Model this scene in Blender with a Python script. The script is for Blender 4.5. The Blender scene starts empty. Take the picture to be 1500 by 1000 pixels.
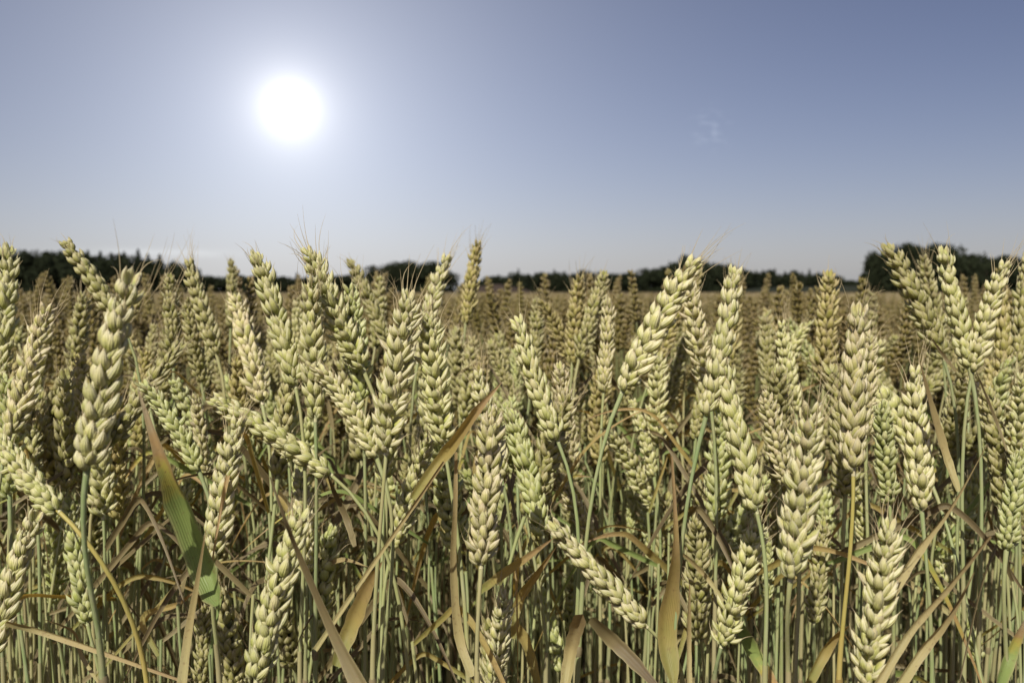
import bpy, math, random
import numpy as np
from mathutils import Vector, Matrix, Quaternion

random.seed(7)
rng = np.random.default_rng(7)
R = math.radians
scene = bpy.context.scene
COL = scene.collection

# ------------------------------------------------------------------ camera
F = 1250.0                      # focal length in photo pixels (photo 1500 x 1000)
CAM_H = 0.85
PITCH = math.atan2(500 - 428, F)
cam_data = bpy.data.cameras.new('camera')
cam = bpy.data.objects.new('camera', cam_data)
COL.objects.link(cam)
cam.location = (0, 0, CAM_H)
cam.rotation_euler = (R(90) - PITCH, 0, 0)
cam_data.sensor_width = 36
cam_data.lens = 36 * F / 1500
cam_data.clip_start = 0.02
cam_data.clip_end = 6000
cam_data.dof.use_dof = True
cam_data.dof.focus_distance = 0.52
cam_data.dof.aperture_fstop = 11
scene.camera = cam
RIGHT = Vector((1, 0, 0))
FWD = Vector((0, math.cos(PITCH), -math.sin(PITCH)))
UP = Vector((0, math.sin(PITCH), math.cos(PITCH)))
CAM = Vector((0, 0, CAM_H))


def at(px, py, d):
    """World point seen at photo pixel (px, py) at depth d metres."""
    return CAM + d * (FWD + RIGHT * ((px - 750) / F) + UP * ((500 - py) / F))


# ------------------------------------------------------------------ sky, sun glow and flash stand-in lamp
SUN_DIR = (at(425, 158, 1.0) - CAM).normalized()
# the shadows on the near ears and leaves fall away from the viewer and to the right
FLASH_DIR = Vector((-0.27, -0.78, 0.80)).normalized()  # lamp shines from the viewer's side, standing in for a camera flash
FLASH_EL = math.asin(FLASH_DIR.z)
FLASH_AZ = math.atan2(FLASH_DIR.x, FLASH_DIR.y)          # from +Y towards +X
world = bpy.data.worlds.new("World")
scene.world = world
world.use_nodes = True
wn, wl = world.node_tree.nodes, world.node_tree.links
wn.clear()
sky = wn.new('ShaderNodeTexSky')
sky.sky_type = 'NISHITA'
sky.sun_disc = False
sky.sun_elevation = FLASH_EL  # sky follows the flash stand-in, not the visible sun
sky.sun_rotation = FLASH_AZ
sky.altitude = 100
sky.air_density = 1.0
sky.dust_density = 1.6
sky.ozone_density = 1.0
bg = wn.new('ShaderNodeBackground')
bg.inputs['Strength'].default_value = 0.052
grade = wn.new('ShaderNodeMix'); grade.data_type = 'RGBA'; grade.blend_type = 'MULTIPLY'
grade.inputs[0].default_value = 1.0; grade.inputs[7].default_value = (1.03, 0.92, 1.12, 1)     # slightly violet summer sky
wl.new(sky.outputs[0], grade.inputs[6]); wl.new(grade.outputs[2], bg.inputs['Color'])
tc = wn.new('ShaderNodeTexCoord')


def wmath(op, a, b=None, c=None):
    n = wn.new('ShaderNodeMath'); n.operation = op
    for i, v in enumerate((a, b, c)):
        if v is None: continue
        if isinstance(v, (int, float)): n.inputs[i].default_value = v
        else: wl.new(v, n.inputs[i])
    return n.outputs[0]


def wangle(direction):
    n = wn.new('ShaderNodeVectorMath'); n.operation = 'DOT_PRODUCT'
    wl.new(tc.outputs['Generated'], n.inputs[0])
    n.inputs[1].default_value = direction
    return wmath('MULTIPLY', wmath('ARCCOSINE', wmath('MINIMUM', n.outputs['Value'], 0.9999999)), 180 / math.pi)


ang = wangle(SUN_DIR)
core = wmath('DIVIDE', 1.1, wmath('ADD', 1.0, wmath('POWER', wmath('DIVIDE', ang, 1.35), 2.2)))
halo = wmath('MULTIPLY', wmath('EXPONENT', wmath('DIVIDE', ang, -13.0)), 0.56)
bgc = wn.new('ShaderNodeBackground')
bgc.inputs['Color'].default_value = (1.0, 0.95, 0.86, 1)
wl.new(core, bgc.inputs['Strength'])
bg2 = wn.new('ShaderNodeBackground')
bg2.inputs['Color'].default_value = (0.94, 0.96, 0.99, 1)
wl.new(halo, bg2.inputs['Strength'])
add = wn.new('ShaderNodeAddShader')
addc = wn.new('ShaderNodeAddShader')
wl.new(bgc.outputs[0], addc.inputs[0]); wl.new(bg2.outputs[0], addc.inputs[1])
wl.new(bg.outputs[0], add.inputs[0]); wl.new(addc.outputs[0], add.inputs[1])
# two thin wisps of cloud
nz = wn.new('ShaderNodeTexNoise')
nz.inputs['Scale'].default_value = 70; nz.inputs['Detail'].default_value = 6
mp = wn.new('ShaderNodeMapping'); mp.inputs['Scale'].default_value = (1, 1, 2.0)
wl.new(tc.outputs['Generated'], mp.inputs[0]); wl.new(mp.outputs[0], nz.inputs['Vector'])
a1 = wangle((at(1042, 190, 1.0) - CAM).normalized())
m1 = wmath('EXPONENT', wmath('MULTIPLY', wmath('POWER', wmath('DIVIDE', a1, 0.95), 2), -1))
w1 = wmath('MULTIPLY', wmath('MULTIPLY', m1, wmath('MAXIMUM', wmath('SUBTRACT', nz.outputs[0], 0.47), 0)), 0.5)
sep = wn.new('ShaderNodeSeparateXYZ'); wl.new(tc.outputs['Generated'], sep.inputs[0])
zc = (at(240, 370, 1.0) - CAM).normalized()
dz = wmath('EXPONENT', wmath('MULTIPLY', wmath('POWER', wmath('DIVIDE', wmath('SUBTRACT', sep.outputs[2], zc.z), 0.0042), 2), -1))
dx = wmath('EXPONENT', wmath('MULTIPLY', wmath('POWER', wmath('DIVIDE', wmath('SUBTRACT', sep.outputs[0], zc.x), 0.06), 2), -1))
mist = wmath('MULTIPLY', wmath('EXPONENT', wmath('DIVIDE', wmath('ABSOLUTE', sep.outputs[2]), -0.12)), 0.235)
w2 = wmath('MULTIPLY', wmath('MULTIPLY', dz, dx), wmath('MULTIPLY', nz.outputs[0], 0.22))
bg3 = wn.new('ShaderNodeBackground')
bg3.inputs['Color'].default_value = (0.92, 0.98, 0.97, 1)
wl.new(wmath('ADD', wmath('ADD', w1, w2), mist), bg3.inputs['Strength'])
add2 = wn.new('ShaderNodeAddShader')
wl.new(add.outputs[0], add2.inputs[0]); wl.new(bg3.outputs[0], add2.inputs[1])
out = wn.new('ShaderNodeOutputWorld')
wl.new(add2.outputs[0], out.inputs['Surface'])

flash_data = bpy.data.lights.new('sun', 'SUN')
flash_data.energy = 4.7
flash_data.angle = R(0.5)
flash_data.color = (1.0, 0.965, 0.91)
sun = bpy.data.objects.new('sun', flash_data)  # added in place of a camera flash, not the sun seen ahead
COL.objects.link(sun)
sun.rotation_mode = 'QUATERNION'
sun.rotation_quaternion = (-FLASH_DIR).to_track_quat('-Z', 'Y')
sun.location = (-3, -5, 4)

scene.view_settings.view_transform = 'Standard'
scene.view_settings.look = 'None'
scene.view_settings.exposure = 0.0
scene.view_settings.gamma = 1
scene.cycles.max_bounces = 10
scene.cycles.diffuse_bounces = 3
scene.cycles.transmission_bounces = 6


# ------------------------------------------------------------------ helpers
def mesh(name, V, Q, mat, attr=None, smooth=True, T=None):
    """V (n,3); Q (m,4) quads; T (k,3) triangles."""
    me = bpy.data.meshes.new(name)
    V = np.asarray(V, dtype=np.float32)
    Q = np.zeros((0, 4), np.int32) if Q is None else np.asarray(Q, np.int32).reshape(-1, 4)
    T = np.zeros((0, 3), np.int32) if T is None else np.asarray(T, np.int32).reshape(-1, 3)
    me.vertices.add(len(V)); me.vertices.foreach_set('co', V.ravel())
    nl = Q.size + T.size
    me.loops.add(nl)
    me.loops.foreach_set('vertex_index', np.concatenate([Q.ravel(), T.ravel()]))
    me.polygons.add(len(Q) + len(T))
    starts = np.concatenate([np.arange(len(Q)) * 4, Q.size + np.arange(len(T)) * 3]).astype(np.int32)
    me.polygons.foreach_set('loop_start', starts)
    me.update(calc_edges=True)
    me.validate()
    if smooth:
        me.polygons.foreach_set('use_smooth', np.ones(len(me.polygons), dtype=bool))
    if attr is not None:
        a = me.attributes.new('sc', 'FLOAT_VECTOR', 'POINT')
        a.data.foreach_set('vector', np.asarray(attr, np.float32).ravel())
    if mat: me.materials.append(mat)
    return me


def link(name, data, parent=None, mw=None):
    o = bpy.data.objects.new(name, data)
    COL.objects.link(o)
    if parent is not None: o.parent = parent
    if mw is not None: o.matrix_basis = mw
    return o


def tag(o, label=None, cat=None, group=None, kind=None):
    if label: o['label'] = label
    if cat: o['category'] = cat
    if group: o['group'] = group
    if kind: o['kind'] = kind
    return o


def empty(name, loc):
    o = bpy.data.objects.new(name, None)
    COL.objects.link(o); o.location = loc; o.empty_display_size = 0.02
    return o


def grid_faces(nt, ns, closed=True, base=0):
    i = np.arange(nt - 1)[:, None] * ns
    j = np.arange(ns if closed else ns - 1)[None, :]
    j2 = (j + 1) % ns
    return (np.stack([i + j, i + j2, i + ns + j2, i + ns + j], -1).reshape(-1, 4) + base).astype(np.int32)


def tube(P, rad, ns=6):
    """Rings round a polyline P (n,3) with radii rad (n)."""
    P = np.asarray(P, float); n = len(P)
    T = np.gradient(P, axis=0); T /= np.linalg.norm(T, axis=1)[:, None] + 1e-12
    ref = np.array([0.31, 0.95, 0.02]) if abs(T[0][1]) < 0.9 else np.array([1, 0, 0.])
    X = np.cross(T, ref); X /= np.linalg.norm(X, axis=1)[:, None] + 1e-12
    Y = np.cross(T, X)
    th = np.linspace(0, 2 * math.pi, ns, endpoint=False)
    V = P[:, None, :] + np.asarray(rad)[:, None, None] * (np.cos(th)[None, :, None] * X[:, None, :] + np.sin(th)[None, :, None] * Y[:, None, :])
    return V.reshape(-1, 3), grid_faces(n, ns)


class MB:
    def __init__(s): s.V, s.Q, s.A, s.n = [], [], [], 0
    def add(s, V, Q, A=None):
        s.V.append(V); s.Q.append(Q + s.n); s.n += len(V)
        s.A.append(np.zeros((len(V), 3)) if A is None else A)
    def arr(s): return np.concatenate(s.V), np.concatenate(s.Q), np.concatenate(s.A)
    def mesh(s, name, mat):
        V, Q, A = s.arr()
        return mesh(name, V, Q, mat, A)


# ------------------------------------------------------------------ materials
class NT:
    def __init__(s, name):
        s.m = bpy.data.materials.new(name); s.m.use_nodes = True
        s.n, s.l = s.m.node_tree.nodes, s.m.node_tree.links
        s.n.clear()
        s.out = s.n.new('ShaderNodeOutputMaterial')
    def new(s, t, **kw):
        n = s.n.new(t)
        for k, v in kw.items(): setattr(n, k, v)
        return n
    def put(s, sock, v):
        if isinstance(v, (int, float)): sock.default_value = v
        elif isinstance(v, (tuple, list)): sock.default_value = tuple(v) + ((1,) if len(v) == 3 and sock.type == 'RGBA' else ())
        else: s.l.new(v, sock)
    def math(s, op, a, b=0.0):
        n = s.new('ShaderNodeMath', operation=op); s.put(n.inputs[0], a); s.put(n.inputs[1], b); return n.outputs[0]
    def mix(s, fac, a, b, mode='MIX'):
        n = s.new('ShaderNodeMix', data_type='RGBA', blend_type=mode)
        s.put(n.inputs[0], fac); s.put(n.inputs[6], a); s.put(n.inputs[7], b); return n.outputs[2]
    def noise(s, scale, detail=3, vec=None, rough=0.55):
        n = s.new('ShaderNodeTexNoise'); n.inputs['Scale'].default_value = scale
        n.inputs['Detail'].default_value = detail; n.inputs['Roughness'].default_value = rough
        if vec is not None: s.l.new(vec, n.inputs['Vector'])
        return n.outputs[0]
    def ramp(s, fac, stops):
        n = s.new('ShaderNodeValToRGB'); s.put(n.inputs[0], fac)
        e = n.color_ramp.elements
        while len(e) < len(stops): e.new(0.5)
        for k, (p, c) in enumerate(stops):
            e[k].position = p; e[k].color = tuple(c) + (1,) if len(c) == 3 else c
        return n.outputs[0]
    def attr(s):
        n = s.new('ShaderNodeAttribute', attribute_name='sc'); x = s.new('ShaderNodeSeparateXYZ')
        s.l.new(n.outputs['Vector'], x.inputs[0]); return x.outputs
    def obj(s): return s.new('ShaderNodeTexCoord').outputs['Object']
    def info(s): return s.new('ShaderNodeObjectInfo').outputs
    def finish(s, col, rough=0.5, spec=0.4, trans=0.0, tcol=None, bump=None, bstr=0.3, bdist=0.001, sss=0.0):
        p = s.new('ShaderNodeBsdfPrincipled')
        s.put(p.inputs['Base Color'], col); s.put(p.inputs['Roughness'], rough)
        p.inputs['Specular IOR Level'].default_value = spec
        if sss:
            p.inputs['Subsurface Weight'].default_value = sss
            p.inputs['Subsurface Radius'].default_value = (1.0, 0.8, 0.35)
            p.inputs['Subsurface Scale'].default_value = 0.004
        if bump is not None:
            b = s.new('ShaderNodeBump'); b.inputs['Strength'].default_value = bstr; b.inputs['Distance'].default_value = bdist
            s.l.new(bump, b.inputs['Height']); s.l.new(b.outputs[0], p.inputs['Normal'])
        if trans:
            t = s.new('ShaderNodeBsdfTranslucent'); s.put(t.inputs['Color'], tcol if tcol is not None else col)
            x = s.new('ShaderNodeMixShader'); x.inputs[0].default_value = trans
            s.l.new(p.outputs[0], x.inputs[1]); s.l.new(t.outputs[0], x.inputs[2]); s.l.new(x.outputs[0], s.out.inputs[0])
        else:
            s.l.new(p.outputs[0], s.out.inputs[0])
        return s.m


def ear_material(name, simple=False):
    t = NT(name); a = t.attr(); inf = t.info()
    tt, rnd, th = a[0], a[1], a[2]
    body = t.ramp(tt, [(0.0, (0.30, 0.36, 0.05)), (0.30, (0.54, 0.56, 0.12)), (0.62, (0.69, 0.66, 0.21)), (0.88, (0.82, 0.75, 0.42)), (1.0, (0.66, 0.49, 0.24))])
    c = t.mix(t.math('MULTIPLY', t.math('POWER', rnd, 2.2), 0.6), body, (0.82, 0.75, 0.42))
    c = t.mix(t.math('MULTIPLY', t.math('LESS_THAN', rnd, 0.25), 0.5), c, (0.45, 0.48, 0.11))
    c = t.mix(t.math('MULTIPLY', t.math('MULTIPLY', t.math('GREATER_THAN', rnd, 0.84), tt), 0.55), c, (0.50, 0.36, 0.17))
    edge = t.math('POWER', t.math('ABSOLUTE', t.math('COSINE', t.math('MULTIPLY', th, 2 * math.pi))), 5.0)
    c = t.mix(t.math('MULTIPLY', edge, 0.6), c, (0.86, 0.80, 0.60))
    if not simple:
        n1 = t.noise(260, 3, t.obj())
        c = t.mix(t.ramp(n1, [(0.35, (0, 0, 0)), (0.75, (0.55, 0.55, 0.55))]), c, (0.78, 0.69, 0.46))
        n2 = t.noise(900, 2, t.obj())
        c = t.mix(t.ramp(n2, [(0.62, (0, 0, 0)), (0.74, (0.35, 0.35, 0.35))]), c, (0.38, 0.26, 0.13))
        vein = t.math('SINE', t.math('MULTIPLY', th, 75.0))
        c = t.mix(t.ramp(vein, [(0.55, (0, 0, 0)), (1.0, (0.16, 0.16, 0.16))]), c, (0.34, 0.36, 0.12))
        bump = t.math('ADD', t.math('MULTIPLY', vein, 0.5), n2)
    else:
        bump = None
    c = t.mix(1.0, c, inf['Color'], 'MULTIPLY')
    return t.finish(c, 0.38, 0.5, 0.25, None, bump, 0.45, 0.0005)


def stem_material():
    t = NT('stem_skin'); inf = t.info(); a = t.attr()
    base = t.ramp(t.math('ADD', t.math('MULTIPLY', inf['Random'], 0.85), t.math('MULTIPLY', a[0], 0.15)),
                  [(0.0, (0.26, 0.35, 0.13)), (0.4, (0.34, 0.41, 0.15)), (0.7, (0.43, 0.46, 0.17)), (0.9, (0.50, 0.45, 0.19)), (1.0, (0.44, 0.35, 0.16))])
    mp = t.new('ShaderNodeMapping'); mp.inputs['Scale'].default_value = (1, 1, 0.06); t.l.new(t.obj(), mp.inputs[0])
    n = t.noise(900, 2, mp.outputs[0]); n2 = t.noise(35, 3, t.obj())
    c = t.mix(t.ramp(n, [(0.4, (0, 0, 0)), (0.7, (0.4, 0.4, 0.4))]), base, (0.56, 0.52, 0.34))
    c = t.mix(t.ramp(n2, [(0.5, (0, 0, 0)), (0.75, (0.4, 0.4, 0.4))]), c, (0.50, 0.36, 0.16))
    c = t.mix(t.math('MULTIPLY', a[1], 0.75), c, (0.46, 0.37, 0.19))
    c = t.mix(t.math('MULTIPLY', a[2], 0.7), c, (0.20, 0.15, 0.08))
    c = t.mix(1.0, c, inf['Color'], 'MULTIPLY')
    return t.finish(c, 0.45, 0.45, 0.12, None, n, 0.25, 0.0004)


def leaf_material(name, stops, trans=0.4, tcol=None):
    """x = along the blade (0 base, 1 tip), y = random, z = across (-1..1)."""
    t = NT(name); a = t.attr()
    n2 = t.noise(60, 4, t.obj())
    k = t.math('ADD', a[0], t.math('MULTIPLY', t.math('SUBTRACT', n2, 0.5), 0.7))
    c = t.ramp(k, stops)
    edge = t.math('POWER', t.math('ABSOLUTE', a[2]), 6.0)
    c = t.mix(t.math('MULTIPLY', edge, 0.6), c, (0.50, 0.42, 0.20))
    vein = t.math('SINE', t.math('MULTIPLY', a[2], 42.0))
    c = t.mix(t.ramp(vein, [(0.5, (0, 0, 0)), (1.0, (0.22, 0.22, 0.22))]), c, (0.20, 0.15, 0.06))
    n3 = t.noise(420, 3, t.obj())
    c = t.mix(t.ramp(n3, [(0.60, (0, 0, 0)), (0.72, (0.6, 0.6, 0.6))]), c, (0.22, 0.13, 0.06))
    return t.finish(c, 0.5, 0.4, trans, None if tcol is None else tcol, vein, 0.3, 0.0005)


M_EAR = ear_material('ear_husk')
M_EAR_FAR = ear_material('ear_husk_far', True)
M_STEM = stem_material()
tw = NT('awn_straw'); M_AWN = tw.finish((0.66, 0.54, 0.30), 0.4, 0.4, 0.35)
M_DRY = leaf_material('dry_leaf', [(0.0, (0.44, 0.39, 0.16)), (0.5, (0.48, 0.39, 0.17)), (1.0, (0.36, 0.26, 0.12))], 0.25, (0.62, 0.36, 0.09))
M_GREEN = leaf_material('green_leaf', [(0.0, (0.24, 0.32, 0.09)), (0.55, (0.33, 0.41, 0.11)), (0.68, (0.56, 0.48, 0.10)), (0.80, (0.52, 0.33, 0.13)), (1.0, (0.50, 0.40, 0.23))], 0.35)
M_GOLD = leaf_material('golden_leaf', [(0.0, (0.32, 0.33, 0.09)), (0.4, (0.48, 0.38, 0.12)), (0.8, (0.52, 0.36, 0.16)), (1.0, (0.42, 0.28, 0.15))], 0.40, (0.70, 0.42, 0.07))
M_BROWN = leaf_material('brown_leaf', [(0.0, (0.24, 0.195, 0.085)), (0.5, (0.17, 0.132, 0.06)), (1.0, (0.12, 0.088, 0.045))], 0.15, (0.40, 0.22, 0.05))
LEAFMAT = {'dry': M_DRY, 'green': M_GREEN, 'gold': M_GOLD, 'brown': M_BROWN}

# ------------------------------------------------------------------ wheat ear
EAR_L = 0.092


def scale_shape(nt, ns):
    t = np.linspace(0, 1, nt) ** (0.9 if nt > 6 else 1.0)
    W = np.interp(t, [0, .08, .2, .36, .52, .66, .78, .87, .94, 1.0], [.50, .76, .95, 1.0, .97, .85, .62, .34, .15, .03])
    th = np.linspace(0, 2 * math.pi, ns, endpoint=False)
    return t, W, th


def add_scale(mb, root, d, n, l, w, thk, rnd, bulge=0.10, hook=0.0, nt=9, ns=8):
    d = d / np.linalg.norm(d); n = n - d * n.dot(d); n /= np.linalg.norm(n)
    b = np.cross(d, n)
    t, W, th = scale_shape(nt, ns)
    c = root[None, :] + d[None, :] * (l * t)[:, None] + n[None, :] * (l * (bulge * np.sin(np.pi * t) + hook * t ** 3))[:, None]
    cs, sn = np.cos(th), np.sin(th)
    prof = np.where(sn > 0, sn * (1 + 0.10 * np.maximum(sn, 0) ** 6), 0.55 * sn)
    V = c[:, None, :] + (w * W)[:, None, None] * cs[None, :, None] * b + (thk * W)[:, None, None] * prof[None, :, None] * n
    A = np.empty((nt, ns, 3)); A[..., 0] = t[:, None]; A[..., 1] = rnd; A[..., 2] = (th / (2 * math.pi))[None, :]
    mb.add(V.reshape(-1, 3), grid_faces(nt, ns), A.reshape(-1, 3))
    return c[-1], d + n * (bulge * -0.3 + 1.0 * hook)


def make_ear(seed, n=18, flare=0.0, spread=1.0, plump=1.0, bend=0.0, awn=0.5, twist=0.0, lod=0):
    """Ear mesh standing on +Z, ranks of spikelets at +-X. Returns ear and awn builders."""
    g = np.random.default_rng(seed)
    mb, aw = MB(), MB()
    nt, ns = ((11, 8), (5, 4))[min(lod, 1)]
    tops = []
    H = EAR_L - 0.009
    for i in range(n + 1):
        f = i / n
        z = max(0.0005, 0.0005 + H * (f ** 1.08) + (g.normal(0, .0006) if i else 0))
        last = i == n
        env = (0.80 + 0.20 * min(1, f / 0.18)) * (1 - 0.30 * max(0, (f - 0.62) / 0.38) ** 1.3)
        env *= g.uniform(0.93, 1.07)
        s = 1 if i % 2 else -1
        phi = twist * (f - 0.5) + g.normal(0, 0.09) + (math.pi / 2 if last else 0)
        o = np.array([math.cos(phi) * s, math.sin(phi) * s, 0.0]); y = np.array([-math.sin(phi), math.cos(phi), 0.0])
        Z = np.array([0, 0, 1.0])
        alpha = R(0 if last else 17 + 10 * flare - 4 * f) * g.uniform(0.8, 1.2)
        ax = Z * math.cos(alpha) + o * math.sin(alpha)
        out = o * math.cos(alpha) - Z * math.sin(alpha)
        base = np.array([0, 0, z]) + o * (0.0004 if last else 0.0007) + y * g.normal(0, .0004)
        parts = []
        if lod < 2:
            parts += [('glume', -1), ('glume', 1)]
        parts += [('flor', -1), ('flor', 1), ('mid', 0)]
        if lod == 0 and f < 0.88: parts.append(('mid2', 0))
        if lod == 0 and 0 < i < n: parts += [('fill', -1), ('fill', 1)]
        for kind, q in parts:
            rnd = float(np.clip(g.beta(1.6, 2.2) + (0.25 * (f - 0.5)), 0, 1))
            if not last and g.random() < .05: continue
            j = g.normal(0, 0.16, 3); sz = g.uniform(.86, 1.14)
            hk = flare * g.uniform(0.10, 0.34) + g.uniform(-.05, .04)
            if kind == 'glume':
                root = base + y * q * 0.0021 * env + out * 0.0002 + Z * 0.0001
                d = ax + y * q * 0.42 * spread + j; nn = out * 0.55 + y * q * 0.95
                args = (0.0094 * env * sz, 0.0023 * env * plump, 0.0017 * env, rnd, 0.10, hk)
            elif kind == 'flor':
                root = base + y * q * 0.0019 * env + ax * 0.0011
                d = ax + y * q * 0.30 * spread + out * 0.05 + j; nn = out * 0.8 + y * q * 0.75
                args = (0.0119 * env * sz, 0.0027 * env * plump, 0.0023 * env * plump, rnd, 0.12, hk)
            elif kind == 'fill':
                root = base + y * q * 0.0022 * env - o * 0.0012 + Z * 0.0005
                d = Z + y * q * 0.30 + o * 0.16 + j; nn = y * q + o * .15
                args = (0.0105 * env * sz, 0.0022 * env, 0.0016 * env, rnd, 0.08, hk)
            elif kind == 'mid':
                root = base + ax * 0.0026 * env + out * 0.0011
                d = ax + y * g.normal(0, 0.10) + out * 0.10 + j; nn = out
                args = (0.0105 * env * sz, 0.0027 * env * plump, 0.0022 * env * plump, rnd, 0.13, hk)
            else:
                root = base + ax * 0.0046 * env + out * 0.0004
                d = ax + y * g.normal(0, 0.22) - out * 0.05 + j; nn = out + y * g.normal(0, .4)
                args = (0.0090 * env * sz, 0.0021 * env, 0.0016 * env, rnd, 0.08, hk)
            tip, td = add_scale(mb, root, d, nn, *args, nt=nt, ns=ns)
            tops.append((tip, td, f, kind))
    for tip, td, f, kind in tops:
        if lod: break
        if kind in ('glume', 'fill') and g.random() > 0.35: continue
        pl = min(.9, 0.9 * awn) if f > 0.80 else 0.25 * awn + 0.2
        if g.random() < pl:
            ln = g.uniform(0.007, 0.030) * awn if f > 0.80 else g.uniform(0.002, 0.007)
            td = td / np.linalg.norm(td); td = td + np.array([0, 0, 0.5]); td /= np.linalg.norm(td)
            side = g.normal(0, 0.25, 3)
            tq = np.linspace(0, 1, 6)
            P = tip - td * 0.0006 + td[None, :] * (ln * tq)[:, None] + side[None, :] * (ln * tq ** 2)[:, None]
            V, Q = tube(P, 0.00030 * (1 - 0.85 * tq), 3)
            aw.add(V, Q)
    for m in (mb, aw):            # bend the whole ear sideways
        for V in m.V:
            zz = np.clip(V[:, 2], 0, None) / EAR_L
            V[:, 0] += bend * EAR_L * zz ** 2 * 0.5
    P = np.array([[bend * EAR_L * u * u * 0.5, 0, EAR_L * u * 0.92] for u in np.linspace(-0.02, 1, 8)])
    V, Q = tube(P, np.linspace(0.0015, 0.0008, 8), 5)
    A = np.zeros((len(V), 3)); A[:, 0] = 0.25; A[:, 1] = 0.3
    mb.add(V, Q, A)
    return mb, aw


VAR = []
specs = [  # n, flare, spread, plump, bend, awn, twist
    (21, 0.20, 0.95, 1.12, 0.10, 0.7, 0.2), (21, 0.45, 1.10, 1.00, -0.14, 0.5, 0.5), (23, 0.35, 1.25, 0.95, 0.05, 0.4, -0.3),
    (21, 0.75, 1.05, 0.96, 0.18, 0.8, 0.8), (20, 0.15, 0.85, 1.20, -0.22, 0.4, -0.5), (22, 0.55, 1.15, 1.02, -0.06, 1.0, 0.3),
    (21, 0.25, 1.00, 1.08, 0.26, 0.6, -0.9), (24, 0.45, 1.35, 0.90, 0.0, 0.3, 0.1), (21, 0.60, 0.95, 1.05, -0.30, 0.9, 0.6),
    (20, 0.40, 1.05, 1.15, 0.14, 1.2, -0.2),
    (19, 0.90, 1.20, 0.92, -0.10, 1.3, 0.4), (23, 0.25, 0.90, 1.00, 0.34, 0.5, -0.6), (18, 0.50, 1.00, 1.10, -0.20, 0.7, 1.0), (22, 0.65, 1.30, 0.90, 0.08, 0.9, -0.4)]
for k, sp in enumerate(specs):
    mb, aw = make_ear(100 + k, *sp)
    VAR.append((mb.mesh('ear_%d' % k, M_EAR), aw.mesh('awns_%d' % k, M_AWN)))

TINT = {'g': (0.93, 1.00, 0.84), 'c': (1.06, 1.05, 1.03), 'p': (1.04, 0.99, 0.99), 'n': (1.0, 1.01, 0.92), 'd': (0.76, 0.74, 0.62), 'o': (0.80, 0.73, 0.55)}  # d, o: duller golden ears, also darkened to imitate flash fall-off behind


def hermite(p0, m0, p1, m1, n):
    t = np.linspace(0, 1, n)[:, None]
    p0, m0, p1, m1 = map(np.asarray, (p0, m0, p1, m1))
    return (2 * t**3 - 3 * t**2 + 1) * p0 + (t**3 - 2 * t**2 + t) * m0 + (-2 * t**3 + 3 * t**2) * p1 + (t**3 - t**2) * m1


g_stem = random.Random(99)


def stem_mesh(E, axis, Qp, G, origin, r0=0.0010, r1=0.0016):
    E, axis, Qp, G, origin = (np.array(v, float) for v in (E, axis, Qp, G, origin))
    L1 = np.linalg.norm(Qp - E); L2 = np.linalg.norm(G - Qp)
    dn = (G - E) / np.linalg.norm(G - E)
    m = dn * 1.0
    A = hermite(E + axis * 0.002, -axis * min(L1, 0.16) * 1.1, Qp, m * L1, 10)
    B = hermite(Qp, m * L2, G, np.array([0, 0, -1.0]) * L2 * 0.7, 8)
    P = np.concatenate([A, B[1:]]) - origin
    n = len(P); tt = np.linspace(0, 1, n)
    rad = r0 + (r1 - r0) * tt ** 0.7
    rad[0] *= 1.25
    if g_stem.random() < .5: rad[:2] *= 1.25           # collar under the ear
    V, Q = tube(P, rad, 7)
    At = np.zeros((n, 7, 3)); At[..., 0] = tt[:, None]; At[..., 1] = g_stem.uniform(0, .25)
    mb = MB(); mb.add(V, Q, At.reshape(-1, 3))
    k = g_stem.randrange(6, 10)                        # a leaf sheath hugs the straw below this point, with a node at its foot
    Ps = P[k:]; rs = rad[k:] * np.linspace(1.22, 1.32, len(Ps)); rs[0] *= .95
    off = np.array([g_stem.uniform(-.0004, .0004), -.0002, 0])
    V, Q = tube(Ps + off, rs, 7)
    At = np.zeros((len(Ps), 7, 3)); At[..., 0] = tt[k:, None]; At[..., 1] = g_stem.uniform(.2, 1.0)
    mb.add(V, Q, At.reshape(-1, 3))
    j = min(n - 2, k + g_stem.randrange(2, 5)); dv = (P[j + 1] - P[j]); dv /= np.linalg.norm(dv)
    Pn = P[j][None, :] + dv[None, :] * np.array([-.004, -.0015, .0015, .004])[:, None]
    V, Q = tube(Pn, rad[j] * np.array([1.3, 1.75, 1.75, 1.3]), 7)
    At = np.zeros((4, 7, 3)); At[..., 1] = 1.0; At[..., 2] = 1.0
    mb.add(V, Q, At.reshape(-1, 3))
    return mb.mesh('stem', M_STEM)


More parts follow.
